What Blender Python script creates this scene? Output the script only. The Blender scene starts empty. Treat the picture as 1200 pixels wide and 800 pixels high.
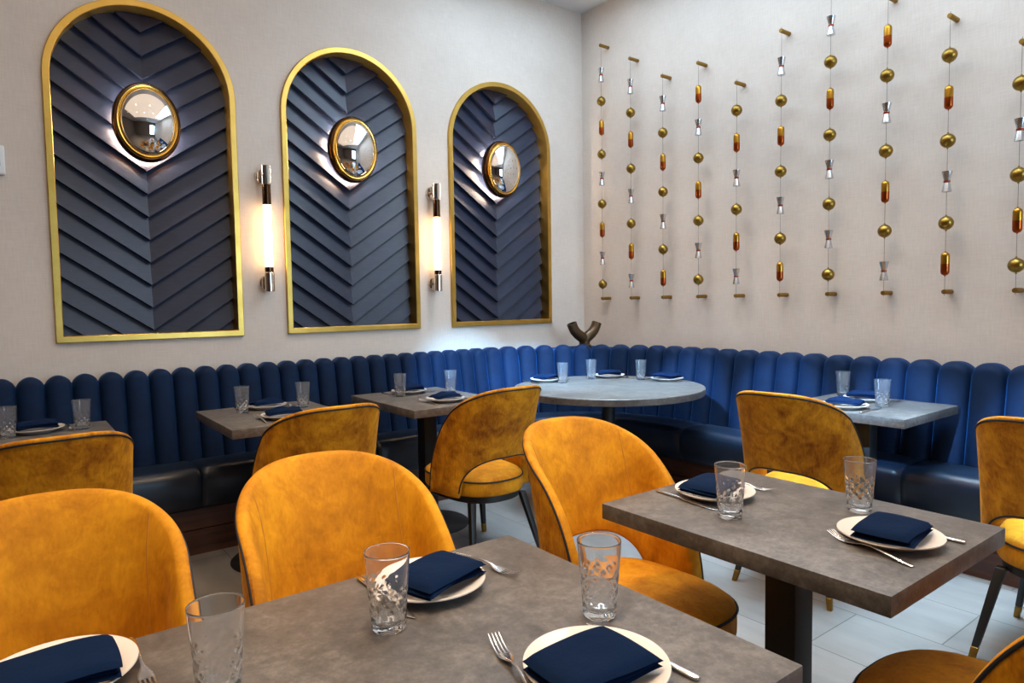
import bpy, bmesh, math, random
from mathutils import Vector, Matrix
PI = math.pi
random.seed(7)
C = bpy.context.scene.collection

# ------------------------------------------------------------------ helpers
def lk(o, parent=None):
    C.objects.link(o)
    if parent is not None: o.parent = parent
    return o

class MB:
    """collects geometry for one mesh"""
    def __init__(s): s.v = []; s.f = []; s.mi = []
    def add(s, vs, fs, mi=0):
        n = len(s.v); s.v += [tuple(p) for p in vs]
        for f in fs: s.f.append([i + n for i in f]); s.mi.append(mi)
    def grid(s, rows, cu=False, cv=False, mi=0):
        """rows: list of equal-length point lists; cu closes along rows, cv closes within a row"""
        n = len(rows[0]); m = len(rows); vs = [p for r in rows for p in r]; fs = []
        for i in range(m if cu else m - 1):
            for j in range(n if cv else n - 1):
                a = i * n + j; b = i * n + (j + 1) % n; c = ((i + 1) % m) * n + (j + 1) % n; d = ((i + 1) % m) * n + j
                fs.append([a, b, c, d])
        s.add(vs, fs, mi)
    def box(s, x0, x1, y0, y1, z0, z1, mi=0):
        vs = [(x, y, z) for x in (x0, x1) for y in (y0, y1) for z in (z0, z1)]
        s.add(vs, [[0, 1, 3, 2], [4, 6, 7, 5], [0, 4, 5, 1], [2, 3, 7, 6], [0, 2, 6, 4], [1, 5, 7, 3]], mi)
    def lathe(s, prof, cx=0, cy=0, n=32, mi=0, sx=1, sy=1, cap=True):
        rows = [[(cx + r * sx * math.cos(2 * PI * k / n), cy + r * sy * math.sin(2 * PI * k / n), z) for k in range(n)] for r, z in prof]
        s.grid(rows, cv=True, mi=mi)
        if cap:
            b = len(s.v) - len(prof) * n
            if prof[0][0] > 1e-6: s.f.append([b + k for k in range(n)][::-1]); s.mi.append(mi)
            if prof[-1][0] > 1e-6: s.f.append([b + (len(prof) - 1) * n + k for k in range(n)]); s.mi.append(mi)
    def tube(s, pts, r, n=8, closed=False, mi=0, cap=True):
        P = [Vector(p) for p in pts]; m = len(P); rows = []; up = None
        for i, p in enumerate(P):
            if closed: t = P[(i + 1) % m] - P[i - 1]
            else: t = P[min(i + 1, m - 1)] - P[max(i - 1, 0)]
            t.normalize()
            if up is None:
                up = Vector((0, 0, 1)) if abs(t.z) < .9 else Vector((1, 0, 0))
            u = (up - t * up.dot(t))
            if u.length < 1e-5: u = t.orthogonal()
            u.normalize(); w = t.cross(u); up = u
            rr = r[i] if isinstance(r, (list, tuple)) else r
            rows.append([p + (u * math.cos(2 * PI * k / n) + w * math.sin(2 * PI * k / n)) * rr for k in range(n)])
        s.grid(rows, cu=closed, cv=True, mi=mi)
        if cap and not closed:
            b = len(s.v) - m * n
            s.f.append([b + k for k in range(n)][::-1]); s.mi.append(mi)
            s.f.append([b + (m - 1) * n + k for k in range(n)]); s.mi.append(mi)
    def build(s, name, mats, parent=None, smooth=True, angle=40, bevel=0, seg=2, sub=0):
        me = bpy.data.meshes.new(name); me.from_pydata(s.v, [], s.f)
        if not isinstance(mats, (list, tuple)): mats = [mats]
        for m in mats: me.materials.append(m)
        bm = bmesh.new(); bm.from_mesh(me)
        for f, mi in zip(bm.faces, s.mi): f.material_index = mi
        bmesh.ops.remove_doubles(bm, verts=bm.verts, dist=1e-6)
        bmesh.ops.dissolve_degenerate(bm, edges=bm.edges, dist=1e-7)
        bmesh.ops.recalc_face_normals(bm, faces=bm.faces)
        if bevel:
            es = [e for e in bm.edges if len(e.link_faces) == 2 and e.calc_face_angle(0) > .5]
            bmesh.ops.bevel(bm, geom=es, offset=bevel, segments=seg, profile=.5, affect='EDGES', clamp_overlap=True)
        for f in bm.faces: f.smooth = smooth
        if smooth:
            for e in bm.edges:
                if len(e.link_faces) == 2 and e.calc_face_angle(0) > math.radians(angle): e.smooth = False
        bm.to_mesh(me); bm.free()
        o = bpy.data.objects.new(name, me); lk(o, parent)
        if sub:
            md = o.modifiers.new('sub', 'SUBSURF'); md.levels = sub; md.render_levels = sub
        return o

def thing(name, label, cat, loc=(0, 0, 0), rz=0, group=None):
    o = bpy.data.objects.new(name, None); o.empty_display_size = .1
    lk(o); o.location = loc; o.rotation_euler = (0, 0, rz)
    return tag(o, label, cat, group)
def tag(o, label, cat, group=None):
    o['label'] = label; o['category'] = cat
    if group: o['group'] = group
    return o
def struct(o): o['kind'] = 'structure'; return o
def dup(root, loc, rz, label, group=None):
    r = root.copy(); C.objects.link(r); r.location = loc; r.rotation_euler = (0, 0, rz); r['label'] = label
    if group: r['group'] = group
    for ch in list(root.children):
        c = ch.copy(); C.objects.link(c); c.parent = r
        for g in ch.children:
            d = g.copy(); C.objects.link(d); d.parent = c
    return r

# ------------------------------------------------------------------ materials
def mat(name, col=(.5, .5, .5), rough=.5, metal=0, **kw):
    m = bpy.data.materials.new(name); m.use_nodes = True
    b = m.node_tree.nodes['Principled BSDF']
    b.inputs['Base Color'].default_value = (*col, 1); b.inputs['Roughness'].default_value = rough
    b.inputs['Metallic'].default_value = metal
    for k, v in kw.items():
        i = b.inputs[k.replace('_', ' ')]
        i.default_value = (*v, 1) if isinstance(v, tuple) and len(v) == 3 else v
    m['b'] = 1
    return m
def N(m, t, **kw):
    n = m.node_tree.nodes.new(t)
    for k, v in kw.items():
        if k in n.inputs: n.inputs[k].default_value = v
        else: setattr(n, k, v)
    return n
def L(m, a, b): m.node_tree.links.new(a, b)
def bsdf(m): return m.node_tree.nodes['Principled BSDF']
def coords(m, scale=(1, 1, 1), rnd=False):
    tc = N(m, 'ShaderNodeTexCoord'); mp = N(m, 'ShaderNodeMapping'); mp.inputs['Scale'].default_value = scale
    L(m, tc.outputs['Object'], mp.inputs['Vector'])
    if rnd:
        oi = N(m, 'ShaderNodeObjectInfo'); mu = N(m, 'ShaderNodeMath', operation='MULTIPLY'); mu.inputs[1].default_value = 37.
        L(m, oi.outputs['Random'], mu.inputs[0]); L(m, mu.outputs[0], mp.inputs['Location'])
    return mp.outputs['Vector']
def noise(m, vec, scale, detail=4, rough=.55, dist=0):
    n = N(m, 'ShaderNodeTexNoise'); n.inputs['Scale'].default_value = scale; n.inputs['Detail'].default_value = detail
    n.inputs['Roughness'].default_value = rough; n.inputs['Distortion'].default_value = dist
    L(m, vec, n.inputs['Vector']); return n.outputs['Fac']
def ramp(m, fac, stops):
    r = N(m, 'ShaderNodeValToRGB'); e = r.color_ramp.elements
    while len(e) < len(stops): e.new(.5)
    for el, (p, c) in zip(e, stops): el.position = p; el.color = (*c, 1)
    L(m, fac, r.inputs['Fac']); return r.outputs['Color']
def bump(m, h, strength, dist=.002):
    b = N(m, 'ShaderNodeBump'); b.inputs['Strength'].default_value = strength; b.inputs['Distance'].default_value = dist
    L(m, h, b.inputs['Height']); L(m, b.outputs['Normal'], bsdf(m).inputs['Normal'])
def mixf(m, a, b, f):
    x = N(m, 'ShaderNodeMix'); x.data_type = 'FLOAT'; x.inputs[0].default_value = f
    L(m, a, x.inputs[2]); L(m, b, x.inputs[3]); return x.outputs[0]

M = {}
# linen wall covering
m = M['wall'] = mat('linen_wallcovering', rough=.85)
v = coords(m); n1 = noise(m, v, 2.2, 5); v2 = coords(m, (140, 140, 12)); n2 = noise(m, v2, 1, 2); v3 = coords(m, (12, 12, 160)); n3 = noise(m, v3, 1, 2)
w = mixf(m, n2, n3, .5); f = mixf(m, n1, w, .6)
L(m, ramp(m, f, [(.3, (.63, .535, .46)), (.7, (.79, .69, .605))]), bsdf(m).inputs['Base Color']); bump(m, w, .25, .002)
M['roomwall'] = mat('brown_wall_finish', (.22, .17, .14), .7)
M['ceiling'] = mat('ceiling_paint', (.75, .75, .76), .9)
# floor tiles: brick pattern, long side along y
m = M['floor'] = mat('stone_tile', rough=.28)
tc = N(m, 'ShaderNodeTexCoord'); mp = N(m, 'ShaderNodeMapping'); mp.inputs['Rotation'].default_value = (0, 0, PI / 2); mp.inputs['Location'].default_value = (.33, .16, 0)
L(m, tc.outputs['Object'], mp.inputs['Vector'])
bk = N(m, 'ShaderNodeTexBrick'); bk.offset = .35
for k, vv in (('Scale', 1.), ('Mortar Size', .0025), ('Brick Width', .9), ('Row Height', .37), ('Mortar Smooth', .1)): bk.inputs[k].default_value = vv
bk.inputs['Color1'].default_value = (.20, .185, .175, 1); bk.inputs['Color2'].default_value = (.25, .228, .212, 1); bk.inputs['Mortar'].default_value = (.07, .065, .06, 1)
L(m, mp.outputs['Vector'], bk.inputs['Vector'])
v = coords(m, (5, 1.3, 1)); n1 = noise(m, v, 1.6, 6, .6)
mx = N(m, 'ShaderNodeMix'); mx.data_type = 'RGBA'; mx.blend_type = 'MULTIPLY'; mx.inputs[0].default_value = .75
L(m, bk.outputs['Color'], mx.inputs[6]); L(m, ramp(m, n1, [(.3, (.62, .60, .58)), (.7, (1.1, 1.08, 1.05))]), mx.inputs[7])
L(m, mx.outputs[2], bsdf(m).inputs['Base Color']); bump(m, bk.outputs['Fac'], -.3, .002)
# mustard velvet
def velvet(name, lo, mid, hi, sheen, s0=.27, s1=.70):
    m = mat(name, rough=.72, Sheen_Weight=.25, Sheen_Roughness=.3, Sheen_Tint=sheen)
    bsdf(m).inputs['Specular IOR Level'].default_value = .2
    v = coords(m, (1, 1, 1), True); n1 = noise(m, v, 5, 5, .6, .6); n2 = noise(m, v, 17, 4, .6, .8); vv = coords(m, (90, 90, 18)); n3 = noise(m, vv, 1.5, 2)
    f = mixf(m, mixf(m, n1, n2, .42), n3, .15)
    L(m, ramp(m, f, [(s0, lo), (.48, mid), (s1, hi)]), bsdf(m).inputs['Base Color'])
    fine = noise(m, v, 900, 2); bump(m, mixf(m, n2, fine, .5), .18, .003)
    return m
M['mustard'] = velvet('mustard_velvet', (.22, .070, .002), (.50, .195, .005), (.78, .365, .012), (1, .62, .15))
M['mustard_outer'] = velvet('outer_mustard_velvet', (.21, .056, .002), (.47, .170, .004), (.72, .31, .010), (1, .62, .15), .37, .60)  # outer side of the chair backs: slightly darker, harder mottling
M['navyvelvet'] = velvet('navy_velvet', (.0008, .0075, .027), (.0014, .0120, .043), (.0021, .0170, .061), (.04, .30, 1))
M['piping'] = mat('navy_black_piping', (.005, .005, .009), .7)
M['seam'] = mat('mustard_seam', (.44, .175, .008), .8)
m = M['leather'] = mat('dark_leather', rough=.32)
v = coords(m); n1 = noise(m, v, 7, 5); L(m, ramp(m, n1, [(.3, (.006, .013, .028)), (.7, (.012, .022, .044))]), bsdf(m).inputs['Base Color'])
bump(m, mixf(m, noise(m, v, 220, 3), noise(m, v, 9, 3), .5), .25, .003)
# table laminate
m = M['stone'] = mat('grey_stone_laminate', rough=.42)
v = coords(m, (1, 1, 1), True); n1 = noise(m, v, 3.2, 7, .62, .5); n2 = noise(m, v, 45, 4, .7); n3 = noise(m, v, 11, 5, .6, 1.2)
n4 = noise(m, v, 130, 3, .7)
f = mixf(m, mixf(m, n1, n3, .5), mixf(m, n2, n4, .45), .42)
L(m, ramp(m, f, [(.38, (.050, .044, .041)), (.5, (.110, .097, .090)), (.61, (.200, .182, .170))]), bsdf(m).inputs['Base Color']); bump(m, n2, .08, .001)
M['black'] = mat('black_metal', (.004, .004, .0045), .55)
M['blackwood'] = mat('black_wood', (.006, .005, .0045), .45)
m = M['wood'] = mat('dark_walnut', rough=.4)
v = coords(m, (1.5, 1.5, 22)); n1 = noise(m, v, 2, 5, .6, .5); L(m, ramp(m, n1, [(.3, (.034, .011, .006)), (.7, (.10, .036, .018))]), bsdf(m).inputs['Base Color'])
m = M['brass'] = mat('brushed_brass', rough=.34, metal=1)
v = coords(m); n1 = noise(m, v, 6, 4); L(m, ramp(m, n1, [(.3, (.56, .34, .07)), (.7, (.70, .45, .115))]), bsdf(m).inputs['Base Color'])
M['gold'] = mat('polished_gold', (.95, .58, .12), .22, 1)
m = M['bead'] = mat('aged_gold_bead', rough=.34, metal=1)
v = coords(m); n1 = noise(m, v, 40, 3); L(m, ramp(m, n1, [(.3, (.24, .14, .026)), (.7, (.38, .235, .05))]), bsdf(m).inputs['Base Color'])
M['capsule_gold'] = mat('capsule_gold', (.48, .24, .03), .28, 1)
M['copper'] = mat('copper', (.36, .07, .014), .28, 1)
M['copperband'] = mat('copper_band', (.32, .06, .03), .35, 1)
M['silver'] = mat('satin_silver', (.60, .60, .62), .25, 1)
M['cutlery'] = mat('steel_cutlery', (.78, .75, .73), .17, 1)
M['peg'] = mat('brass_peg', (.30, .17, .04), .42, 1)
M['wire'] = mat('thin_wire', (.16, .13, .11), .5, .6)
M['bronze'] = mat('dark_bronze', (.10, .050, .026), .2, 1)
M['vase'] = mat('bronze_ceramic', (.085, .046, .018), .36, .5)
M['mirror'] = mat('mirror_glass', (.86, .86, .87), .015, 1)
M['nickel'] = mat('polished_nickel', (.74, .68, .62), .1, 1)
m = M['chevron'] = mat('midnight_stained_boards', rough=.36)
v = coords(m, (1, 1, 1)); n1 = noise(m, v, 3.4, 4); v2 = coords(m, (7, 7, 60)); n2 = noise(m, v2, 2, 3)
L(m, ramp(m, mixf(m, n1, n2, .35), [(.35, (.009, .014, .036)), (.52, (.014, .023, .053)), (.66, (.030, .026, .050))]), bsdf(m).inputs['Base Color']); bump(m, n2, .2, .002)
M['ceramic'] = mat('cream_ceramic', (.74, .67, .62), .22)
m = M['napkin'] = mat('navy_cotton', rough=.9, Sheen_Weight=.0); bsdf(m).inputs['Specular IOR Level'].default_value = .08
v = coords(m, (1, 1, 1)); n1 = noise(m, v, 700, 2); L(m, ramp(m, n1, [(.3, (.0015, .008, .030)), (.7, (.003, .014, .050))]), bsdf(m).inputs['Base Color']); bump(m, noise(m, v, 28, 3), .5, .006)
m = M['glass'] = mat('clear_glass', (1, 1, 1), .0, 0, Transmission_Weight=.955, IOR=1.34)
M['white'] = mat('white_plastic', (.8, .8, .8), .35)
M['screen'] = mat('grey_screen', (.35, .35, .38), .2)
m = M['tube'] = mat('glowing_tube', (1, .9, .75), .4); bsdf(m).inputs['Emission Color'].default_value = (1, .66, .34, 1); bsdf(m).inputs['Emission Strength'].default_value = 9
m = M['led'] = mat('warm_led', (1, 1, 1), .5); bsdf(m).inputs['Emission Color'].default_value = (1, .78, .58, 1); bsdf(m).inputs['Emission Strength'].default_value = 170
m = M['lamp'] = mat('lit_lens', (1, 1, 1), .4); bsdf(m).inputs['Emission Color'].default_value = (1, .85, .65, 1); bsdf(m).inputs['Emission Strength'].default_value = 12
m = M['pane'] = mat('daylight_pane', (.8, .9, 1), .4); bsdf(m).inputs['Emission Color'].default_value = (.55, .78, 1, 1); bsdf(m).inputs['Emission Strength'].default_value = 5

# ------------------------------------------------------------------ room shell
XL, YB, ZC = -8.6, -9.0, 3.707
ARCH = [(-3.310, .475), (-2.090, .477), (-.862, .485)]; AZ0, AZ1 = 1.12, 2.98
def arch_pts(cx, hw, z0, zspring, n=40):
    pts = [(cx - hw, z0), (cx + hw, z0)]
    for k in range(n + 1):
        a = PI * k / n; pts.append((cx + hw * math.cos(a), zspring + hw * math.sin(a)))
    return pts
cu = bpy.data.curves.new('wall_left', 'CURVE'); cu.dimensions = '2D'; cu.fill_mode = 'BOTH'; cu.extrude = .06
def spl(pts):
    s = cu.splines.new('POLY'); s.points.add(len(pts) - 1); s.use_cyclic_u = True
    for p, q in zip(s.points, pts): p.co = (q[0], q[1], 0, 1)
spl([(XL, 0), (.12, 0), (.12, ZC), (XL, ZC)])
for cx, hw in ARCH: spl(arch_pts(cx, hw - .008, AZ0 + .008, AZ1 - hw))
tmp = bpy.data.objects.new('tmp', cu); C.objects.link(tmp)
bpy.context.view_layer.update()
me = bpy.data.meshes.new_from_object(tmp.evaluated_get(bpy.context.evaluated_depsgraph_get()))
bpy.data.objects.remove(tmp)
me.transform(Matrix.Translation((0, .06, 0)) @ Matrix.Rotation(PI / 2, 4, 'X'))
me.materials.clear(); me.materials.append(M['wall'])
for p in me.polygons: p.use_smooth = False
struct(lk(bpy.data.objects.new('wall_left', me)))
def slab(name, b, m):
    q = MB(); q.box(*b); return struct(q.build(name, m, smooth=False))
slab('wall_right', (0, .12, YB, 0, 0, ZC), M['wall'])
slab('wall_far', (XL - .12, XL, YB, .12, 0, ZC), M['roomwall'])
slab('floor', (XL - .12, .12, YB - .12, .12, -.1, 0), M['floor'])
slab('ceiling', (XL - .12, .12, YB - .12, .12, ZC, ZC + .1), M['ceiling'])
# back wall with window opening at its right end
WX0, WX1, WZ0, WZ1 = -2.1, -.35, .7, 3.1
q = MB()
q.box(XL, WX0, YB - .12, YB, 0, ZC); q.box(WX1, 0, YB - .12, YB, 0, ZC); q.box(WX0, WX1, YB - .12, YB, 0, WZ0); q.box(WX0, WX1, YB - .12, YB, WZ1, ZC)
struct(q.build('wall_back', M['roomwall'], smooth=False))
w = bpy.data.objects.new('window_1', None); lk(w); w.location = ((WX0 + WX1) / 2, YB, WZ0); struct(w)
q = MB(); W2 = (WX1 - WX0) / 2; H = WZ1 - WZ0
for a, b in ((-W2, -W2 + .05), (W2 - .05, W2), (-.025, .025)): q.box(a, b, -.09, -.02, 0, H)
for a, b in ((0, .05), (H - .05, H), (H * .62, H * .62 + .05)): q.box(-W2, W2, -.085, -.025, a, b)
q.build('window_frame', M['black'], w, smooth=False)
q = MB(); q.box(-W2, W2, -.11, -.095, 0, H); q.build('window_pane', M['pane'], w, smooth=False)

# ------------------------------------------------------------------ arched niches
def clip(poly, planes):
    for (nx, nz, c) in planes:      # keep nx*x+nz*z <= c
        out = []
        for i in range(len(poly)):
            a, b = poly[i], poly[(i + 1) % len(poly)]
            da, db = nx * a[0] + nz * a[1] - c, nx * b[0] + nz * b[1] - c
            if da <= 0: out.append(a)
            if (da < 0 < db) or (db < 0 < da):
                t = da / (da - db); out.append(tuple(a[k] + (b[k] - a[k]) * t for k in range(3)))
        poly = out
        if len(poly) < 3: return []
    return poly
SL, PITCH = .70, .1285
def make_niche(cx, hw, label):
    t = thing('arched_niche', label, 'wall niche', (cx, 0, AZ0), 0, 'arched chevron niches on the left wall')
    sp = AZ1 - AZ0 - hw
    # frame
    rows = []
    for (ins, y) in ((0, .0), (0, -.017), (.003, -.020), (.032, -.020), (.035, -.017), (.035, .118), (0, .118)):
        rows.append([(x, y, z) for x, z in arch_pts(0, hw - ins, ins, sp)])
    q = MB(); q.grid(rows, cu=True, cv=True); q.build('frame', M['brass'], t, angle=30)
    # chevron boards
    q = MB(); ih = hw - .03; z0 = .03
    planes = [(-1, 0, ih), (1, 0, ih), (0, -1, -z0)]
    for k in range(24):
        a = PI * (k + .5) / 24; r = ih
        planes.append((math.cos(a), math.sin(a), r + sp * math.sin(a)))
    LIP, BK = .032, .099
    zc = .052 - 8 * PITCH
    while zc < AZ1 - AZ0 + .1:
        for sg in (-1, 1):
            # board lower edge at centre height zc rising outwards; depth grows towards lower edge
            P = [(0, zc, LIP), (sg * .6, zc + SL * .6, LIP), (sg * .6, zc + SL * .6 + PITCH, 0), (0, zc + PITCH, 0)]
            pc = clip(P, planes)
            if pc:
                q.add([(x, BK - d, z) for x, z, d in pc], [list(range(len(pc)))])
                # lip: the lower edge runs along z - SL|x| = zc
                e = [p for p in pc if abs(p[1] - SL * abs(p[0]) - zc) < 1e-5]
                if len(e) >= 2:
                    e.sort(key=lambda p: abs(p[0])); a, b = e[0], e[-1]
                    q.add([(a[0], BK - LIP, a[1]), (b[0], BK - LIP, b[1]), (b[0], BK, b[1]), (a[0], BK, a[1])], [[0, 1, 2, 3]])
                # closing edge along arch boundary
                for i in range(len(pc)):
                    a, b = pc[i], pc[(i + 1) % len(pc)]
                    la, lb = a[1] - SL * abs(a[0]), b[1] - SL * abs(b[0])
                    if abs(la - lb) > 1e-4 and not (abs(a[0]) < 1e-6 and abs(b[0]) < 1e-6):
                        q.add([(a[0], BK - a[2], a[1]), (b[0], BK - b[2], b[1]), (b[0], BK + .01, b[1]), (a[0], BK + .01, a[1])], [[0, 1, 2, 3]])
        zc += PITCH
    q.add([(x, BK + .012, z) for x, z in arch_pts(0, ih, z0, sp)], [list(range(43))])
    q.build('chevron_panel', M['chevron'], t, smooth=False)
    return t
make_niche(*ARCH[0], 'largest-looking gold framed arch niche of navy chevron boards, leftmost of the three')
make_niche(*ARCH[1], 'gold framed arch niche of navy chevron boards between the two wall sconces')
make_niche(*ARCH[2], 'gold framed arch niche of navy chevron boards nearest the room corner')

def make_mirror(cx, label):
    t = thing('convex_mirror', label, 'mirror', (cx, 0, 2.325), 0, 'oval convex mirrors in the niches')
    # local: x, z oval, y towards wall
    def oval(prof, name, m, n=64, inner=None):
        q = MB(); rows = []
        for off, y in prof:      # off: inset from the outer oval
            rows.append([((.172 - off) * math.cos(2 * PI * k / n), y, (.217 - off) * math.sin(2 * PI * k / n)) for k in range(n)])
        q.grid(rows, cv=True); return q, rows
    q, r = oval([(.04, .03), (.007, .03), (.002, .015), (0, -.005), (.002, -.020), (.007, -.030), (.013, -.034), (.019, -.033), (.022, -.028)], '', None)
    q.build('bronze_rim', M['bronze'], t)
    q, r = oval([(.018, -.030), (.019, -.040), (.023, -.045), (.028, -.044), (.033, -.034)], '', None); q.build('gold_ring', M['gold'], t)
    q = MB(); rows = []; n = 64
    for i in range(13):
        u = i / 12; s = math.sin(u * PI / 2); c = math.cos(u * PI / 2)
        rows.append([((.172 - .030) * s * math.cos(2 * PI * k / n), -.034 - .075 * c, (.217 - .030) * s * math.sin(2 * PI * k / n)) for k in range(n)])
    q.grid(rows, cv=True); q.build('mirror_glass', M['mirror'], t)
    q = MB(); q.lathe([(.03, 0), (.03, .06)], n=20)
    q.v = [(x, z + .025, -y) for x, y, z in q.v]; q.build('mounting_stem', M['black'], t)
    q = MB(); q.tube([(.138 * math.cos(2 * PI * k / 48), .047, .183 * math.sin(2 * PI * k / 48)) for k in range(48)], .005, 6, closed=True)
    q.build('led_strip', M['led'], t)
    return t
make_mirror(ARCH[0][0], 'oval convex mirror with bronze and gold rim in the leftmost arch niche')
make_mirror(ARCH[1][0], 'oval convex mirror with bronze and gold rim in the arch niche between sconces')
make_mirror(ARCH[2][0], 'oval convex mirror with bronze and gold rim in the arch niche nearest the corner')

# ------------------------------------------------------------------ sconces
def make_sconce(cx, label):
    t = thing('wall_sconce', label, 'wall lamp', (cx, 0, 1.385), 0, 'tube sconces between the niches')
    Y = -.075
    for nm, z0, z1 in (('bottom_cap', 0, .118), ('top_cap', .645, .762)):
        q = MB(); q.lathe([(.0, z0), (.026, z0), (.029, z0 + .003), (.029, z1 - .003), (.026, z1), (0, z1)], 0, Y, 28); q.build(nm, M['nickel'], t)
    for nm, z0, z1 in (('collar', .118, .150), ('collar', .525, .645)):
        q = MB(); q.lathe([(.0255, z0), (.0255, z1)], 0, Y, 28); q.build(nm, M['bronze'], t)
    q = MB(); q.lathe([(.0235, .149), (.0235, .526)], 0, Y, 28); q.build('glass_tube', M['tube'], t)
    for z in (.055, .705):
        q = MB(); q.lathe([(0, 0), (.043, 0), (.046, .003), (.046, .014), (.043, .018), (.012, .018), (.012, .075)], n=28)
        q.v = [(x, -zz, z + y) for x, y, zz in q.v]; q.build('backplate', M['nickel'], t)
    return t
make_sconce(-2.690, 'lit tube sconce with nickel caps between the left and middle arch niches')
make_sconce(-1.497, 'lit tube sconce with nickel caps between the middle and right arch niches')

# thermostat at the left edge
t = thing('thermostat', 'white wall control panel at the far left of the wall with niches', 'wall control', (-4.02, 0, 2.045))
q = MB(); q.box(-.065, .065, -.022, 0, -.073, .073); q.build('casing', M['white'], t, bevel=.008, seg=3)
q = MB(); q.box(-.045, .045, -.0245, -.021, -.03, .055); q.build('screen', M['screen'], t, bevel=.001)

# ------------------------------------------------------------------ bead strands on the right wall
def mesh_of(o):
    me = o.data; bpy.data.objects.remove(o); return me
q = MB(); n = 24
q.lathe([(.0, -.042), (.004, -.042), (.005, -.036), (.013, -.0335)] + [(.0355 * math.cos(a), .0355 * math.sin(a)) for a in [-PI / 2 + PI * k / 16 for k in range(3, 14)]] + [(.013, .0335), (.005, .036), (.004, .042), (0, .042)], n=28)
BEAD = mesh_of(q.build('bead', M['bead']))
q = MB(); q.lathe([(.0205, -.001), (.0205, .040), (.019, .049), (.014, .056), (.006, .060), (.003, .061), (.003, .066), (0, .066)], n=24, cap=False); CAPA = mesh_of(q.build('capsule', M['capsule_gold']))
q = MB(); q.lathe([(0, -.066), (.003, -.066), (.003, -.061), (.006, -.060), (.014, -.056), (.019, -.049), (.0205, -.040), (.0205, -.001)], n=24, cap=False); CAPB = mesh_of(q.build('copper_half', M['copper']))
q = MB(); q.lathe([(.0, .044), (.022, .052), (.025, .052), (.0235, .045), (.0145, .008), (.0125, .003), (.0125, -.003), (.0145, -.009), (.022, -.044), (.0235, -.052), (.021, -.052), (0, -.044)], n=24, cap=False); JIG = mesh_of(q.build('jigger', M['silver']))
q = MB(); q.lathe([(.0125, -.006), (.0155, -.005), (.0155, .005), (.0125, .006)], n=24, cap=False); BAND = mesh_of(q.build('copper_band', M['copperband']))
PEGM = None
q = MB(); q.lathe([(0, 0), (.0115, 0), (.0125, .001), (.0125, .096), (.011, .0985), (0, .0985)], n=20); q.v = [(-z, y, x) for x, y, z in q.v]; PEGM = mesh_of(q.build('peg', M['peg']))
def inst(name, me, parent, loc=(0, 0, 0)):
    o = bpy.data.objects.new(name, me); lk(o, parent); o.location = loc; return o
STR = [(-.315, 3.333, 'JGCGJGCJG', [3.1, 2.896, 2.687, 2.476, 2.281, 2.08, 1.872, 1.642, 1.431]),
 (-.630, 3.139, 'JGCGJGCJ', [2.929, 2.733, 2.53, 2.31, 2.099, 1.89, 1.676, 1.448]),
 (-.946, 2.923, 'JGCGJGC', [2.725, 2.517, 2.304, 2.089, 1.873, 1.669, 1.459]),
 (-1.262, 2.925, 'CJGCGJG', [2.714, 2.487, 2.278, 2.059, 1.846, 1.638, 1.435]),
 (-1.568, 2.71, 'GCJGCJ', [2.533, 2.323, 2.093, 1.888, 1.675, 1.445]),
 (-1.885, 2.941, 'JGCGJGC', [2.726, 2.518, 2.303, 2.085, 1.874, 1.669, 1.463]),
 (-2.196, 3.13, 'JGCGJGJG', [2.869, 2.665, 2.453, 2.246, 2.046, 1.845, 1.639, 1.431]),
 (-2.513, 2.919, 'CGJGCGJ', [2.711, 2.5, 2.299, 2.094, 1.873, 1.658, 1.437]),
 (-2.817, 2.714, 'GCGJGC', [2.519, 2.308, 2.09, 1.882, 1.671, 1.461]),
 (-3.125, 2.491, 'GJGCG', [2.299, 2.081, 1.869, 1.652, 1.437])]
SLAB = ['strand of balls, capsules and jiggers on the right wall, nearest the room corner', 'second bead strand from the room corner, a silver jigger at top and bottom',
 'third bead strand from the room corner, a jigger on top and capsule at bottom', 'fourth bead strand from the room corner, a capsule hanging uppermost',
 'fifth bead strand from the room corner, shorter than its neighbours, a ball uppermost', 'sixth bead strand from the room corner, jigger uppermost and capsule at bottom',
 'seventh bead strand from the room corner, its top peg above the photo', 'eighth bead strand from the room corner, capsule uppermost and jigger at bottom',
 'ninth bead strand from the room corner, last complete strand, a ball uppermost', 'bead strand at the right edge of the photo, partly cut off']
for (y, zt, seq, zs), lab in zip(STR, SLAB):
    t = thing('bead_strand', lab, 'wall decoration', (0, y, 1.316), 0, 'bead strands strung between pegs on the right wall')
    z0 = 1.316; X = -.086
    inst('peg', PEGM, t, (0, 0, 0)); inst('peg', PEGM, t, (0, 0, zt - z0))
    q = MB(); q.tube([(X, 0, -.022), (X, 0, zt - z0 + .024)], .0010, 6); q.build('wire', M['wire'], t)
    for ch, z in zip(seq, zs):
        p = (X, 0, z - z0)
        if ch == 'G': inst('bead', BEAD, t, p)
        elif ch == 'C': o = inst('capsule', CAPA, t, p); inst('copper_half', CAPB, o)
        else: o = inst('jigger', JIG, t, p); inst('copper_band', BAND, o)

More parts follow.
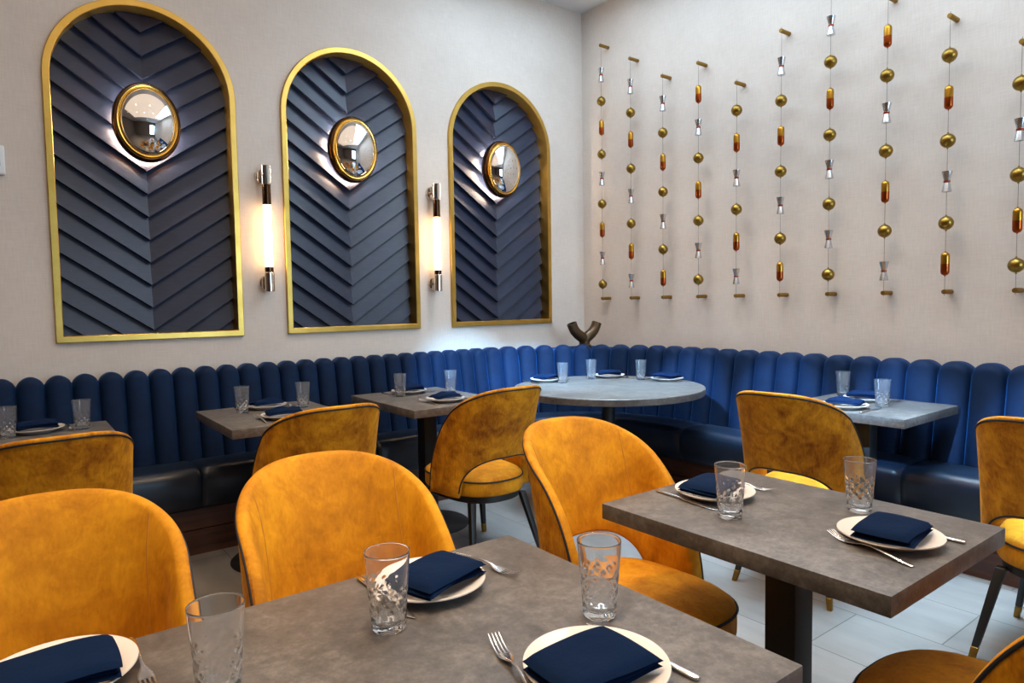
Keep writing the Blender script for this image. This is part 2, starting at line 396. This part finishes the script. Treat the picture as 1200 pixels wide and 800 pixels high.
# ------------------------------------------------------------------ banquette
AC, S_END_L, S_END_R = 1.14, 5.0, 4.7
def plan(seg, s, d):
    """seg: 'L' s = x ; 'A' s = angle from +y axis clockwise ; 'R' s = y. d = distance from the wall side"""
    if seg == 'L': return (s, -d)
    if seg == 'R': return (-d, s)
    return (-AC + (AC - d) * math.sin(s), -AC + (AC - d) * math.cos(s))
bq = thing('banquette', 'long blue velvet channel-back banquette with dark leather seat wrapping the room corner', 'bench', (0, 0, 0))
def channel(seg, s0, s1):
    q = MB(); rows = []; na, nz = 13, 12; sm = (s0 + s1) / 2; hs = (s1 - s0) / 2
    for i in range(na):
        a = -1 + 2 * i / (na - 1); e = math.sqrt(max(0, 1 - abs(a) ** 2.3)); row = []
        s = sm + hs * a * .995
        zt = .914 + .047 * max(0, 1 - a * a) ** .75                         # top of the tube, domed
        bz = .040 * e
        for k in range(nz):                          # front from seat upwards
            v = k / (nz - 1); z = .40 + (zt - .045 - .40) * v
            row.append((.215 - .075 * v + bz * (1 - .15 * v), z))
        f = row[-1][0]
        for k in range(1, 7):                        # roll over the top
            a2 = PI / 2 * k / 6; row.append((f - .045 * (1 - math.cos(a2)), zt - .045 + .045 * math.sin(a2)))
        row += [(.055, zt - .004), (.035, zt - .03), (.03, .6), (.03, .40)]
        rows.append([(*plan(seg, s, d), z) for d, z in row])
    q.grid(rows, cv=True); q.f.append(list(range(len(rows[0])))); q.mi.append(0)
    b = (na - 1) * len(rows[0]); q.f.append([b + k for k in range(len(rows[0]))][::-1]); q.mi.append(0)
    q.build('back_channel', M['navyvelvet'], bq, angle=55)
x = -AC
while x > -4.95: channel('L', x - .1178, x); x -= .1178
na = 11
for k in range(na): channel('A', PI / 2 * k / na, PI / 2 * (k + 1) / na)
y = -AC
while y > -4.6: channel('R', y - .152, y); y -= .152
def sweep(samples, prof):
    q = MB(); rows = [[(*plan(sg, s, d), z) for d, z in prof] for sg, s in samples]
    q.grid(rows, cv=True); n = len(prof); q.f.append(list(range(n))); q.mi.append(0)
    b = (len(rows) - 1) * n; q.f.append([b + k for k in range(n)][::-1]); q.mi.append(0); return q
def seat_prof():
    p = [(.20, .24), (.20, .448), (.27, .460), (.38, .468), (.45, .465)]
    for k in range(1, 8):
        a = PI / 2 * k / 8; p.append((.475 + .055 * math.sin(a), .405 + .058 * math.cos(a)))
    return p + [(.532, .38), (.527, .31), (.515, .262), (.50, .245)]
def cushion(samples, e0=True):
    q = MB(); n = len(samples); pr = seat_prof(); rows = []
    for i, (sg, s) in enumerate(samples):
        ed = min(i, n - 1 - i); k = (.014, .005, 0)[ed] if ed < 3 else 0
        rows.append([(*plan(sg, s, d - k if j >= 2 else d), z - k if 1 <= j < len(pr) - 2 else z) for j, (d, z) in enumerate(pr)])
    q.grid(rows, cv=True); m = len(pr); q.f.append(list(range(m))); q.mi.append(0)
    b = (n - 1) * m; q.f.append([b + k for k in range(m)][::-1]); q.mi.append(0)
    q.build('seat_cushion', M['leather'], bq, angle=50)
def lin(sg, a, b, n=9):
    r = [a, a + (b - a) * .012, a + (b - a) * .03] + [a + (b - a) * (k + 1) / n for k in range(n - 2)] + [b - (b - a) * .03, b - (b - a) * .012, b]
    return [(sg, s) for s in r]
for a, b in ((-5.0, -4.21), (-4.21, -3.215), (-3.215, -2.215)): cushion(lin('L', a, b))
cushion(lin('L', -2.215, -1.22))
arc = [('L', -1.22), ('L', -1.21), ('L', -1.19)] + [('A', PI / 2 * k / 20) for k in range(21)] + [('R', -1.39), ('R', -1.42), ('R', -1.44)]
cushion(arc)
for a, b in ((-1.44, -2.80), (-2.80, -4.16), (-4.16, -4.7)): cushion(lin('R', a, b))
full = [('L', -5.0), ('L', -1.14)] + [('A', PI / 2 * k / 20) for k in range(1, 21)] + [('R', -4.7)]
sweep(full, [(.03, .135), (.03, .243), (.478, .243), (.478, .135)]).build('base_board', M['wood'], bq, angle=30)
sweep(full, [(.03, .0), (.03, .130), (.482, .130), (.482, 0)]).build('base_board', M['wood'], bq, angle=30)
# ledge filling the corner behind the curved back
q = MB(); pts = [(-.03 if 0 else -.002, -.002), (-AC, -.002), (-AC, -.04)] + [plan('A', PI / 2 * k / 20, .04) for k in range(1, 20)] + [(-.04, -AC), (-.002, -AC)]
n = len(pts); q.add([(x, y, .88) for x, y in pts] + [(x, y, .915) for x, y in pts], [list(range(n)), [n + k for k in range(n)]] + [[k, (k + 1) % n, n + (k + 1) % n, n + k] for k in range(n)])
q.build('corner_ledge', M['navyvelvet'], bq, smooth=False)

# Y shaped bronze vase standing on the corner ledge
t = thing('forked_vase', 'bronze Y-shaped vase standing behind the banquette in the room corner', 'vase', (-.285, -.305, .915), -.15)
q = MB(); q.lathe([(0, 0), (.052, 0), (.054, .004), (.054, .03), (.043, .034), (.043, .075)], n=28, cap=False); q.build('foot', M['vase'], t)
for sg in (-1, 1):
    q = MB(); c = [(0, 0, .05), (sg * .010, 0, .080), (sg * .036, 0, .100), (sg * .066, 0, .120), (sg * .092, 0, .146), (sg * .110, 0, .176), (sg * .122, 0, .206)]
    dx, dz = sg * .72, .69
    q.tube(c, [.041, .043, .043, .042, .041, .040, .040], 24, cap=False)
    rim = [Vector(p) for p in q.v[-24:]]; ctr = sum(rim, Vector()) / 24
    inner = [ctr + (p - ctr) * .8 for p in rim]; deep = [p - Vector((sg * .02, 0, .035)) for p in inner]
    q.grid([rim, inner, deep], cv=True); q.f.append([len(q.v) - 24 + k for k in range(24)]); q.mi.append(0)
    q.build('arm', M['vase'], t, angle=50)

# ------------------------------------------------------------------ tables
def table(name, label, x0, x1, y0, y1, cols, group=None, base_r=.235):
    cx, cy = (x0 + x1) / 2, (y0 + y1) / 2
    t = thing(name, label, 'table', (cx, cy, 0), 0, group)
    q = MB(); q.box(x0 - cx, x1 - cx, y0 - cy, y1 - cy, .708, .75); q.build('tabletop', M['stone'], t, bevel=.0018, seg=2)
    legs(t, cols, base_r)
    return t
def legs(t, cols, base_r, rnd=False):
    for ox in cols:
        q = MB()
        if rnd: q.lathe([(.042, .016), (.042, .702)], ox, 0, 28)
        else: q.box(ox - .042, ox + .042, -.042, .042, .016, .702)
        c = q.build('column', M['black'], t, bevel=0 if rnd else .004)
        q = MB(); q.box(ox - .14, ox + .14, -.14, .14, .700, .708); q.build('mounting_plate', M['black'], t, smooth=False)
        q = MB(); q.lathe([(0, 0), (base_r, 0), (base_r, .006), (base_r - .006, .011), (.07, .020), (0, .021)], ox, 0, 56); q.build('base', M['black'], t)
GT = 'two-seat grey tables along the left banquette'
table('dining_table', 'large grey stone-look table in the foreground set for four', -4.27, -3.07, -3.735, -3.0, (-.30, .30), None)
table('dining_table', 'grey stone-look two-seat table at right foreground with two place settings', -2.728, -2.140, -3.712, -2.965, (0,))
table('dining_table', 'grey table before the left banquette at the left edge of the photo', -4.215, -3.622, -1.15, -.435, (0,), GT)
table('dining_table', 'grey table before the left banquette below the wall between left and middle niches', -3.215, -2.62, -1.145, -.44, (0,), GT)
table('dining_table', 'grey table before the left banquette, nearest the round table', -2.345, -1.752, -1.225, -.44, (0,), GT)
table('dining_table', 'grey table before the right banquette below the bead strands', -.835, -.235, -2.945, -2.325, (0,), None)
RX, RY, RR = -.915, -1.19, .605
t = thing('round_table', 'round grey pedestal table in the corner of the blue banquette', 'table', (RX, RY, 0))
q = MB(); q.lathe([(0, .708), (RR - .004, .708), (RR, .712), (RR, .746), (RR - .004, .75), (0, .75)], n=96); q.build('tabletop', M['stone'], t)
legs(t, (0,), .26, True)

# ------------------------------------------------------------------ chairs
def shell_path(n=96):
    a, b, yc, yf = .225, .149, .007, .135
    P = []
    for k in range(400):
        th = PI / 2 * k / 399; P.append((a * math.sin(th), yc - b * math.cos(th)))
    for k in range(1, 160):
        f = k / 159; P.append((a + .013 * f * f, yc + (yf - yc) * f))
    S = [0]
    for i in range(1, len(P)): S.append(S[-1] + math.dist(P[i], P[i - 1]))
    Lh = S[-1]; out = []
    for k in range(-n, n + 1):
        v = k / n; u = math.sin(PI / 2 * v) * .55 + v * .45; s = abs(u) * Lh
        j = min(max(1, next((i for i, q in enumerate(S) if q >= s - 1e-9), len(S) - 1)), len(S) - 1)
        f = (s - S[j - 1]) / (S[j] - S[j - 1]); f = min(max(f, 0), 1)
        x = P[j - 1][0] + (P[j][0] - P[j - 1][0]) * f; y = P[j - 1][1] + (P[j][1] - P[j - 1][1]) * f
        tx, ty = P[j][0] - P[j - 1][0], P[j][1] - P[j - 1][1]; l = math.hypot(tx, ty); tx /= l; ty /= l
        sg = 1 if u >= 0 else -1
        out.append((u * Lh, sg * x, y, sg * ty, -tx))     # s, x, y, outward normal
    return out, Lh
SP, LH = shell_path()
ZB = .36
def ztop(s):
    r = abs(s) / LH; return ZB + .03 + (.905 - ZB - .03) * max(0, 1 - r ** 2.98) ** .583
def zbot(s):
    w = .228
    return ZB if abs(s) >= w else ZB + .182 * (1 - (abs(s) / w) ** 3.) ** .5
def lean(z): return -.132 * max(0, (z - .45) / .43) ** 1.3
def shell_pt(e, o, z):
    s, x, y, nx, ny = e; k = math.cos(min(1, abs(s) / LH) * PI / 2) ** .6
    return (x + nx * o, y + ny * o + lean(z) * k, z)
def chair_parts(t):
    TH = .019; rows = []
    thin = lambda z, zt: .012 * min(1, max(0, (z - zt + .09) / .09)) ** 1.5
    for e in SP:
        zt, zb = ztop(e[0]), zbot(e[0]); h = zt - zb; r = min(.011, h * .3); col = []
        K = 9
        for k in range(K): col.append((TH, zb + r + (h - 2 * r) * k / (K - 1)))
        for k in range(1, 6): a = PI * k / 6; col.append((.006 + (TH - .006) * math.cos(a), zt - r + r * math.sin(a)))
        for k in range(K): zz = zt - r - (h - 2 * r) * k / (K - 1); col.append((-TH + thin(zz, zt) * 1. - .008 * math.sin(PI * k / (K - 1)), zz))
        for k in range(1, 6): a = PI * k / 6; col.append((-TH * math.cos(a), zb + r - r * math.sin(a)))
        rows.append([shell_pt(e, o, z) for o, z in col])
    q = MB(); q.grid(rows, cv=True); n = len(rows[0])
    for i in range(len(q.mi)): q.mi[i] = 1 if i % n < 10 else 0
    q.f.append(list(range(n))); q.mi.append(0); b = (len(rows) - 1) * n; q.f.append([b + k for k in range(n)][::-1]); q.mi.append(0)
    back = q.build('backrest', [M['mustard'], M['mustard_outer']], t, angle=60)
    q = MB(); q.tube([shell_pt(e, TH - .001, ztop(e[0]) - .014) for e in SP], .0040, 8); q.build('piping', M['piping'], back)
    q = MB(); q.tube([shell_pt(e, TH - .001, zbot(e[0]) + .010) for e in SP if abs(e[0]) < .229], .0036, 8); q.build('piping', M['piping'], back)
    for sg in (-1, 1):
        e = min(SP, key=lambda e: abs(e[0] - sg * .205)); zt, zb = ztop(e[0]), zbot(e[0])
        q = MB(); q.tube([shell_pt(e, -TH + thin(zt - .012 - (zt - zb - .03) * k / 12, zt) - .0078 * math.sin(PI * k / 12) + .0010, zt - .012 - (zt - zb - .03) * k / 12) for k in range(13)], .0022, 6); q.build('seam', M['seam'], back)
    # seat
    def ring(sc, z, n=72):
        r = []
        for k in range(n):
            a = 2 * PI * k / n; c, s = math.cos(a), math.sin(a)
            ex = 2.4 if s < 0 else 2.7
            rr = (abs(c) ** ex + abs(s) ** ex) ** (-1 / ex)
            yy = sc * rr * s; r.append((.205 * sc * rr * c * (1 + .10 * max(0, yy + .2)), .105 + .268 * yy, z))
        return r
    rows = [ring(.93, .362), ring(.985, .363), ring(1, .37), ring(1.004, .40), ring(1, .432), ring(.985, .442), ring(.93, .452), ring(.8, .462), ring(.55, .469), ring(.25, .472), ring(.02, .473)]
    q = MB(); q.grid(rows, cv=True); q.f.append(list(range(72))); q.mi.append(0); q.f.append([len(q.v) - 72 + k for k in range(72)]); q.mi.append(0)
    seat = q.build('seat', M['mustard'], t, angle=70)
    q = MB(); q.tube(ring(1.004, .4335), .004, 8, closed=True); q.build('piping', M['piping'], seat)
    q = MB(); q.grid([ring(.90, .325), ring(.92, .327), ring(.92, .361), ring(.90, .362)], cv=True); q.f.append(list(range(72))); q.mi.append(0)
    q.build('seat_frame', M['blackwood'], t, angle=40)
    for sx in (-1, 1):
        for sy in (-1, 1):
            top = Vector((sx * .155, .275 if sy > 0 else -.085, .335)); bot = Vector((sx * .215, .335 if sy > 0 else -.175, 0))
            def bar(z0, z1, w0, w1):
                q = MB(); rs = []
                for z, w in ((z0, w0), (z1, w1)):
                    p = bot + (top - bot) * (z / .335); rs.append([(p.x + w * c, p.y + w * s, z) for c, s in ((-1, -1), (1, -1), (1, 1), (-1, 1))])
                q.grid(rs, cv=True); q.f += [[0, 1, 2, 3], [7, 6, 5, 4]]; q.mi += [0, 0]; return q
            lg = bar(.05, .335, .0115, .0165).build('leg', M['blackwood'], t, bevel=.004)
            bar(0, .051, .010, .0118).build('brass_ferrule', M['peg'], lg, bevel=.003)
CH = 'mustard velvet barrel-back dining chairs'
def face(dx, dy): return math.atan2(-dx, dy)
chairs = [
 (-3.965, -2.791, 3.06, 'mustard velvet barrel chair at the far left of the large foreground table'),
 (-3.368, -2.798, 3.12, 'mustard velvet barrel chair at the foreground table, facing the camera beside a tumbler'),
 (-2.538, -2.823, 3.10, 'mustard velvet barrel chair facing the camera, drawn up to the right foreground table'),
 (-1.17, -2.64, -1.47, 'mustard velvet chair seen from behind at the table by the right banquette'),
 (-1.131, -3.588, -1.55, 'mustard velvet chair cut off by the right edge of the photo, black leg showing'),
 (-2.086, -1.494, .02, 'mustard velvet chair seen from behind with open back gap, left of the round table'),
 (-2.952, -1.469, .01, 'mustard velvet chair seen from behind, rising behind the chair at the foreground table'),
 (-3.897, -1.451, .09, 'mustard velvet chair seen from behind at the left edge of the photo'),
 (-2.422, -3.911, -.018, 'mustard velvet chair at the bottom right corner, mostly cut off by the frame')]
c0 = thing('dining_chair', chairs[0][3], 'chair', (chairs[0][0], chairs[0][1], 0), chairs[0][2], CH); chair_parts(c0)
for x, y, r, lab in chairs[1:]: dup(c0, (x, y, 0), r, lab)

# ------------------------------------------------------------------ tableware
q = MB(); n = 108; rows = []
prof = [(.0, .002), (.020, .0015), (.0255, .0), (.0285, .003)] + [(.0293 + .0092 * k / 64, .006 + .127 * k / 64) for k in range(65)]
for i, (r, z) in enumerate(prof):
    row = []
    for k in range(n):
        a = 2 * PI * k / n; dr = 0
        if .012 < z < .088:
            w = min(1, (z - .012) / .012, (.088 - z) / .012); dr = -.0024 * w * ((.5 + .5 * math.cos(9 * a + 260 * z)) * (.5 + .5 * math.cos(9 * a - 260 * z))) ** .8
        row.append(((r + dr) * math.cos(a), (r + dr) * math.sin(a), z))
    rows.append(row)
for r, z in [(.0383, .1345), (.0374, .1348), (.0367, .134)] + [(.0366 - .0085 * k / 14, .131 - .113 * k / 14) for k in range(15)] + [(.024, .0135), (.014, .0115), (.0, .011)]:
    rows.append([(r * math.cos(2 * PI * k / n), r * math.sin(2 * PI * k / n), z) for k in range(n)])
q.grid(rows, cv=True); GLASS = mesh_of(q.build('tumbler', M['glass'], angle=180))
q = MB(); q.lathe([(0, .003), (.058, .003), (.060, 0), (.064, 0), (.066, .003), (.085, .010), (.101, .0175), (.1035, .0195), (.103, .0215), (.1, .0212), (.083, .0145), (.066, .0085), (.045, .007), (0, .0068)], n=72)
PLATE = mesh_of(q.build('plate', M['ceramic'], angle=60)); PLATE.transform(Matrix.Diagonal((1.045, 1.045, 1, 1)))
def napkin_mesh(layers, puff, seed):
    rnd = random.Random(seed); q = MB(); na, nb = 22, 16
    for (cx, cy, hx, hy, z, h, rot) in layers:
        p1, p2, am = rnd.uniform(0, 6), rnd.uniform(0, 6), .0022
        def pt(a, b, top):
            m = max(abs(a), abs(b)); e = math.sqrt(max(0, 1 - m ** 10))
            wv = am * math.sin(3 * a + p1) * math.cos(2.2 * b + p2) + puff * math.exp(-((b - .2) / .45) ** 2) * (.6 + .4 * math.sin(4.5 * a + p1)) - .004 * abs(a) ** 3 - max(0, z - .024) * .30 * m ** 5
            x, y = hx * a * (1 - .03 * b * b), hy * b * (1 - .04 * math.cos(2 * a + p2))
            c, s = math.cos(rot), math.sin(rot)
            return (cx + x * c - y * s, cy + x * s + y * c, z + wv + (h / 2 if top else -h / 2) * e)
        g = lambda top: [[pt(-1 + 2 * i / na, -1 + 2 * j / nb, top) for j in range(nb + 1)] for i in range(na + 1)]
        q.grid(g(True)); q.grid(g(False))
    return q
LAY = [(0, 0, .082, .061, .0240, .010, .0), (.003, .002, .081, .060, .0325, .011, .03), (-.002, .003, .083, .059, .0415, .011, -.02)]
NAPA = mesh_of(napkin_mesh(LAY, 0, 1).build('napkin', M['napkin'], angle=55))
LAYB = [(0, 0, .086, .056, .0240, .009, .0), (.0, .0, .084, .044, .034, .012, .08)]
NAPB = mesh_of(napkin_mesh(LAYB, .012, 4).build('napkin', M['napkin'], angle=55))
def bar(q, rows, n=10):
    q.grid([[(x + w * math.cos(2 * PI * k / n), y, z + h * math.sin(2 * PI * k / n)) for k in range(n)] for x, y, z, w, h in rows], cv=True)
    b = len(q.v) - len(rows) * n; q.f.append([b + k for k in range(n)]); q.f.append([b + (len(rows) - 1) * n + k for k in range(n)]); q.mi += [0, 0]
q = MB()
bar(q, [(0, 0, .0026, .003, .0015), (0, .003, .0027, .0058, .0018), (0, .02, .004, .0062, .0019), (0, .06, .0085, .0045, .0017), (0, .10, .0115, .0028, .0018), (0, .122, .0095, .003, .0017), (0, .134, .0068, .007, .0014), (0, .145, .0052, .0105, .0012), (0, .156, .0042, .0115, .0011), (0, .160, .004, .0112, .0010)])
for k in range(4):
    x = -.0092 + .00613 * k; bar(q, [(x, .157, .0042, .0019, .0010), (x, .172, .0040, .0017, .0010), (x * .98, .190, .0085, .0015, .0010), (x * .96, .206, .0150, .0007, .0006)], 8)
FORK = mesh_of(q.build('fork', M['cutlery'], angle=60))
q = MB()
bar(q, [(0, 0, .004, .004, .0022), (0, .003, .004, .0072, .0034), (0, .04, .004, .0068, .0036), (0, .085, .004, .0052, .0034), (0, .10, .004, .0048, .0028), (.001, .112, .0038, .0078, .0012), (.0016, .15, .0035, .0092, .0010), (.001, .19, .0032, .0085, .0008), (-.001, .212, .003, .005, .0006), (-.004, .225, .003, .0012, .0005)])
KNIFE = mesh_of(q.build('knife', M['cutlery'], angle=60))
TZ = .75
def item(name, me, label, cat, x, y, rz, group, z=TZ):
    o = bpy.data.objects.new(name, me); lk(o); o.location = (x, y, z); o.rotation_euler = (0, 0, rz); return tag(o, label, cat, group)
# settings: plate x, y, facing angle of the diner, napkin turn, napkin kind, fork offset, knife offset (None = hidden), words
NEAR = 'large foreground table'
sets = [
 (-3.965, -3.085, PI, .18, 'A', ('abs', -3.857, -3.0, PI), None, f'left side of the {NEAR}'),
 (-3.366, -3.140, PI, -.12, 'A', ('abs', -3.238, -3.015, 3.30), ('abs', -3.456, -3.015, PI), f'far side of the {NEAR}'),
 (-3.329, -3.560, 0, .14, 'A', ('abs', -3.448, -3.585, -.28), ('abs', -3.226, -3.665, .02), f'near right side of the {NEAR}'),
 (-2.440, -3.118, PI, .20, 'A', ('abs', -2.300, -3.01, PI + .05), ('abs', -2.527, -2.985, PI - .10), 'far end of the right foreground table'),
 (-2.433, -3.580, 0, -.18, 'A', ('abs', -2.556, -3.680, -.25), ('abs', -2.330, -3.695, .02), 'near end of the right foreground table'),
 (-3.905, -.575, PI, .1, 'A', (.125, 0, 0), (-.13, 0, 0), 'table at the left edge of the photo'),
 (-2.895, -.585, PI, .15, 'B', (.125, 0, 0), (-.13, 0, 0), 'banquette side of the second left table'),
 (-2.925, -.965, 0, -.1, 'B', (-.115, 0, -.05), (.13, 0, 0), 'chair side of the second left table'),
 (-2.032, -.592, PI, .1, 'A', (.125, 0, 0), (-.13, 0, 0), 'banquette side of the third left table'),
 (-2.045, -1.040, 0, .1, 'B', (-.115, 0, -.05), (.13, 0, 0), 'chair side of the third left table'),
 (-1.040, -.720, PI, .2, 'A', (.125, 0, 0), (-.125, 0, 0), 'left side of the round table'),
 (-.555, -.850, PI - .85, .1, 'A', (.125, 0, 0), (-.125, 0, 0), 'back of the round table'),
 (-.425, -1.265, PI / 2 - .1, .1, 'A', (.125, 0, 0), (-.125, 0, 0), 'right side of the round table'),
 (-.395, -2.570, PI / 2, .1, 'A', (.125, 0, 0), (-.125, 0, 0), 'banquette side of the table below the bead strands'),
 (-.700, -2.610, -PI / 2, .1, 'B', (-.125, 0, 0), (.125, 0, 0), 'chair side of the table below the bead strands')]
NOFF = {(-3.965, -3.085): (-.005, -.025, .02), (-3.366, -3.140): (.002, -.018, .30), (-3.329, -3.560): (-.022, -.018, .0), (-2.440, -3.118): (-.015, 0, .13), (-2.433, -3.580): (-.016, -.014, .12)}
for (x, y, a, nr, kind, fk, kn, w) in sets:
    c, s = math.cos(a), math.sin(a)
    item('plate', PLATE, f'cream side plate under navy napkin, {w}', 'plate', x, y, a, 'cream side plates')
    ox, oy, nr2 = NOFF.get((x, y), (0, 0, nr))
    item('napkin', NAPA if kind == 'A' else NAPB, f'folded navy cloth napkin on plate, {w}', 'napkin', x + ox, y + oy, a + nr2, 'folded navy napkins', TZ + .0047)
    # cutlery either given in place or set beside the plate, fork on the diner's left
    for nm, me, v, sd, word, grp in (('fork', FORK, fk, -1, 'fork', 'steel forks'), ('knife', KNIFE, kn, 1, 'knife', 'steel knives')):
        if not v: continue
        if v[0] == 'abs': px, py, r = v[1:]
        else: lx, ly = sd * abs(v[0]), -.105; px, py, r = x + lx * c - ly * s, y + lx * s + ly * c, a + v[2]
        item(nm, me, f'steel {word} beside plate, {w}', word, px, py, r, grp)
tumblers = [
 (-3.503, -3.238, f'tall clear tumbler left of the far plate on the {NEAR}'),
 (-3.192, -3.428, f'tall clear tumbler near the right edge of the {NEAR}, before a chair seat'),
 (-3.782, -3.268, f'tall clear tumbler cut off at the bottom of the photo on the {NEAR}'),
 (-2.565, -3.255, 'clear dimpled tumbler before the far napkin on the right foreground table'),
 (-2.272, -3.435, 'clear dimpled tumbler behind the near napkin on the right foreground table'),
 (-4.010, -.660, 'tumbler at the very left edge on the leftmost table'), (-3.735, -.635, 'tumbler right of the napkin on the leftmost table'),
 (-3.035, -.650, 'left tumbler on the second table along the left banquette'), (-2.732, -.700, 'right tumbler on the second table along the left banquette'),
 (-2.140, -.685, 'left tumbler on the third table along the left banquette'), (-1.820, -.735, 'right tumbler on the third table along the left banquette'),
 (-1.020, -.870, 'leftmost tumbler on the round corner table'), (-.722, -.835, 'middle tumbler on the round corner table'), (-.505, -1.100, 'rightmost tumbler on the round corner table'),
 (-.300, -2.400, 'farther tumbler on the table below the bead strands'), (-.535, -2.715, 'nearer tumbler on the table below the bead strands, toward its front edge')]
for x, y, lab in tumblers: item('tumbler', GLASS, lab, 'glass', x, y, random.uniform(0, 6), 'clear dimpled tumblers')

# ------------------------------------------------------------------ lights
SKY, SPOT, FILL, COOL = 58, 105, 58, 5200
def light(kind, name, energy, col, loc, target=None, **kw):
    l = bpy.data.lights.new(name, kind); l.energy = energy; l.color = col
    for k, v in kw.items(): setattr(l, k, v)
    o = bpy.data.objects.new(name, l); lk(o); o.location = loc
    if target is not None: o.rotation_euler = (Vector(target) - Vector(loc)).to_track_quat('-Z', 'Y').to_euler()
    return o
# daylight: a skylight in the ceiling along the right wall, and the back window; the cool beams are added
sk = bpy.data.objects.new('window_2', None); lk(sk); sk.location = (-1.0, -2.4, ZC); struct(sk)
q = MB()
for a, b in ((-.68, -.62), (.62, .68)): q.box(a, b, -2.06, 2.06, -.03, 0)
for a in (-2.06, -.69, .63, 2.0): q.box(-.62, .62, a, a + .06, -.028, 0)
q.build('window_frame', M['white'], sk, smooth=False)
q = MB(); q.box(-.62, .62, -2.0, 2.0, -.012, -.004); q.build('window_pane', M['pane'], sk, smooth=False)
light('AREA', 'skylight_daylight', SKY, (.42, .72, 1), (-1.0, -2.4, ZC - .04), (-1.0, -2.4, 0), shape='RECTANGLE', size=1.2, size_y=3.9, spread=math.radians(32))
for src, dst, pw, deg in (((-3.6, -4.3), (-1.22, -.15, .58), .7, 12), ((-3.4, -4.3), (-.72, -.32, .58), .9, 11), ((-5.2, -2.6), (-.2, -1.25, .56), .85, 7.6),
                     ((-5.4, -3.0), (-.2, -1.95, .60), .85, 7.2), ((-5.4, -3.4), (-.2, -2.65, .60), .85, 7.2), ((-5.4, -3.8), (-.2, -3.35, .60), .85, 7.2)):
    light('SPOT', 'cool_fill_beam', COOL * pw, (.30, .62, 1), (*src, ZC - .03), dst, spot_size=math.radians(deg), spot_blend=.75, shadow_soft_size=.04)  # added narrow spots without fixtures, brightening the corner and right banquette
light('SPOT', 'warm_accent_beam', 190, (1, .82, .60), (-3.45, -4.7, ZC - .03), (-3.36, -2.72, .66), spot_size=math.radians(15), spot_blend=.9, shadow_soft_size=.08)
light('SPOT', 'warm_accent_beam', 190, (1, .82, .60), (-2.75, -4.7, ZC - .03), (-2.55, -2.75, .68), spot_size=math.radians(15), spot_blend=.9, shadow_soft_size=.08)
light('AREA', 'window_daylight', 20, (.50, .76, 1), ((WX0 + WX1) / 2, YB + .05, (WZ0 + WZ1) / 2), ((WX0 + WX1) / 2 + .3, 0, 1.2), shape='RECTANGLE', size=1.6, size_y=2.2, spread=math.radians(70))
# recessed ceiling downlights
spots = [(-3.5, -3.5, 1.3), (-2.3, -3.3, 1.1), (-4.6, -3.3, .6), (-2.9, -2.0, .6), (-1.5, -2.3, .75), (-4.2, -1.8, .6), (-1.2, -1.0, .6), (-5.8, -4.8, 1.), (-3.0, -6.2, 1.), (-6.2, -2.2, .7)]
d0 = None
for i, (x, y, e) in enumerate(spots):
    if d0 is None:
        d0 = thing('downlight', 'round recessed ceiling downlight with white trim', 'ceiling light', (x, y, ZC), 0, 'recessed ceiling downlights')
        q = MB(); q.lathe([(.055, -.012), (.075, -.010), (.078, -.004), (.078, 0), (.05, 0)], n=28, cap=False); q.build('trim_ring', M['white'], d0)
        q = MB(); q.lathe([(0, -.006), (.055, -.006)], n=28, cap=False); q.build('lens', M['lamp'], d0)
    else: dup(d0, (x, y, ZC), 0, 'round recessed ceiling downlight with white trim')
    light('SPOT', 'downlight_beam', e * SPOT, (1, .74, .47), (x, y, ZC - .03), (x, y, 0), spot_size=math.radians(95), spot_blend=.7, shadow_soft_size=.06)
# added area light under the ceiling, soft warm ambient fill without a fixture
light('AREA', 'room_fill', FILL, (1, .78, .58), (-3.2, -2.9, ZC - .05), (-3.2, -2.9, 0), shape='RECTANGLE', size=5.4, size_y=4.4)
w = bpy.data.worlds.new('world'); bpy.context.scene.world = w; w.use_nodes = True
w.node_tree.nodes['Background'].inputs['Color'].default_value = (.8, .85, 1, 1); w.node_tree.nodes['Background'].inputs['Strength'].default_value = .05

# ------------------------------------------------------------------ camera
YAW, PIT, ROL, FPX = .9238, -.059, -.016, 787.7
cy, sy, cp, sp = math.cos(YAW), math.sin(YAW), math.cos(PIT), math.sin(PIT)
f = Vector((cy * cp, sy * cp, sp)); r = Vector((sy, -cy, 0)); u = r.cross(f)
r2 = r * math.cos(ROL) + u * math.sin(ROL); u2 = u * math.cos(ROL) - r * math.sin(ROL)
cam = bpy.data.cameras.new('camera'); cam.sensor_width = 36; cam.lens = FPX * 36 / 1200; cam.clip_start = .02
o = bpy.data.objects.new('camera', cam); lk(o)
o.matrix_world = Matrix(((r2.x, u2.x, -f.x, -4.0), (r2.y, u2.y, -f.y, -4.2555), (r2.z, u2.z, -f.z, 1.30), (0, 0, 0, 1)))
sc = bpy.context.scene; sc.camera = o
vs = sc.view_settings; vs.view_transform = 'Standard'; vs.look = 'None'; vs.exposure = 0; vs.gamma = 1; vs.use_curve_mapping = False
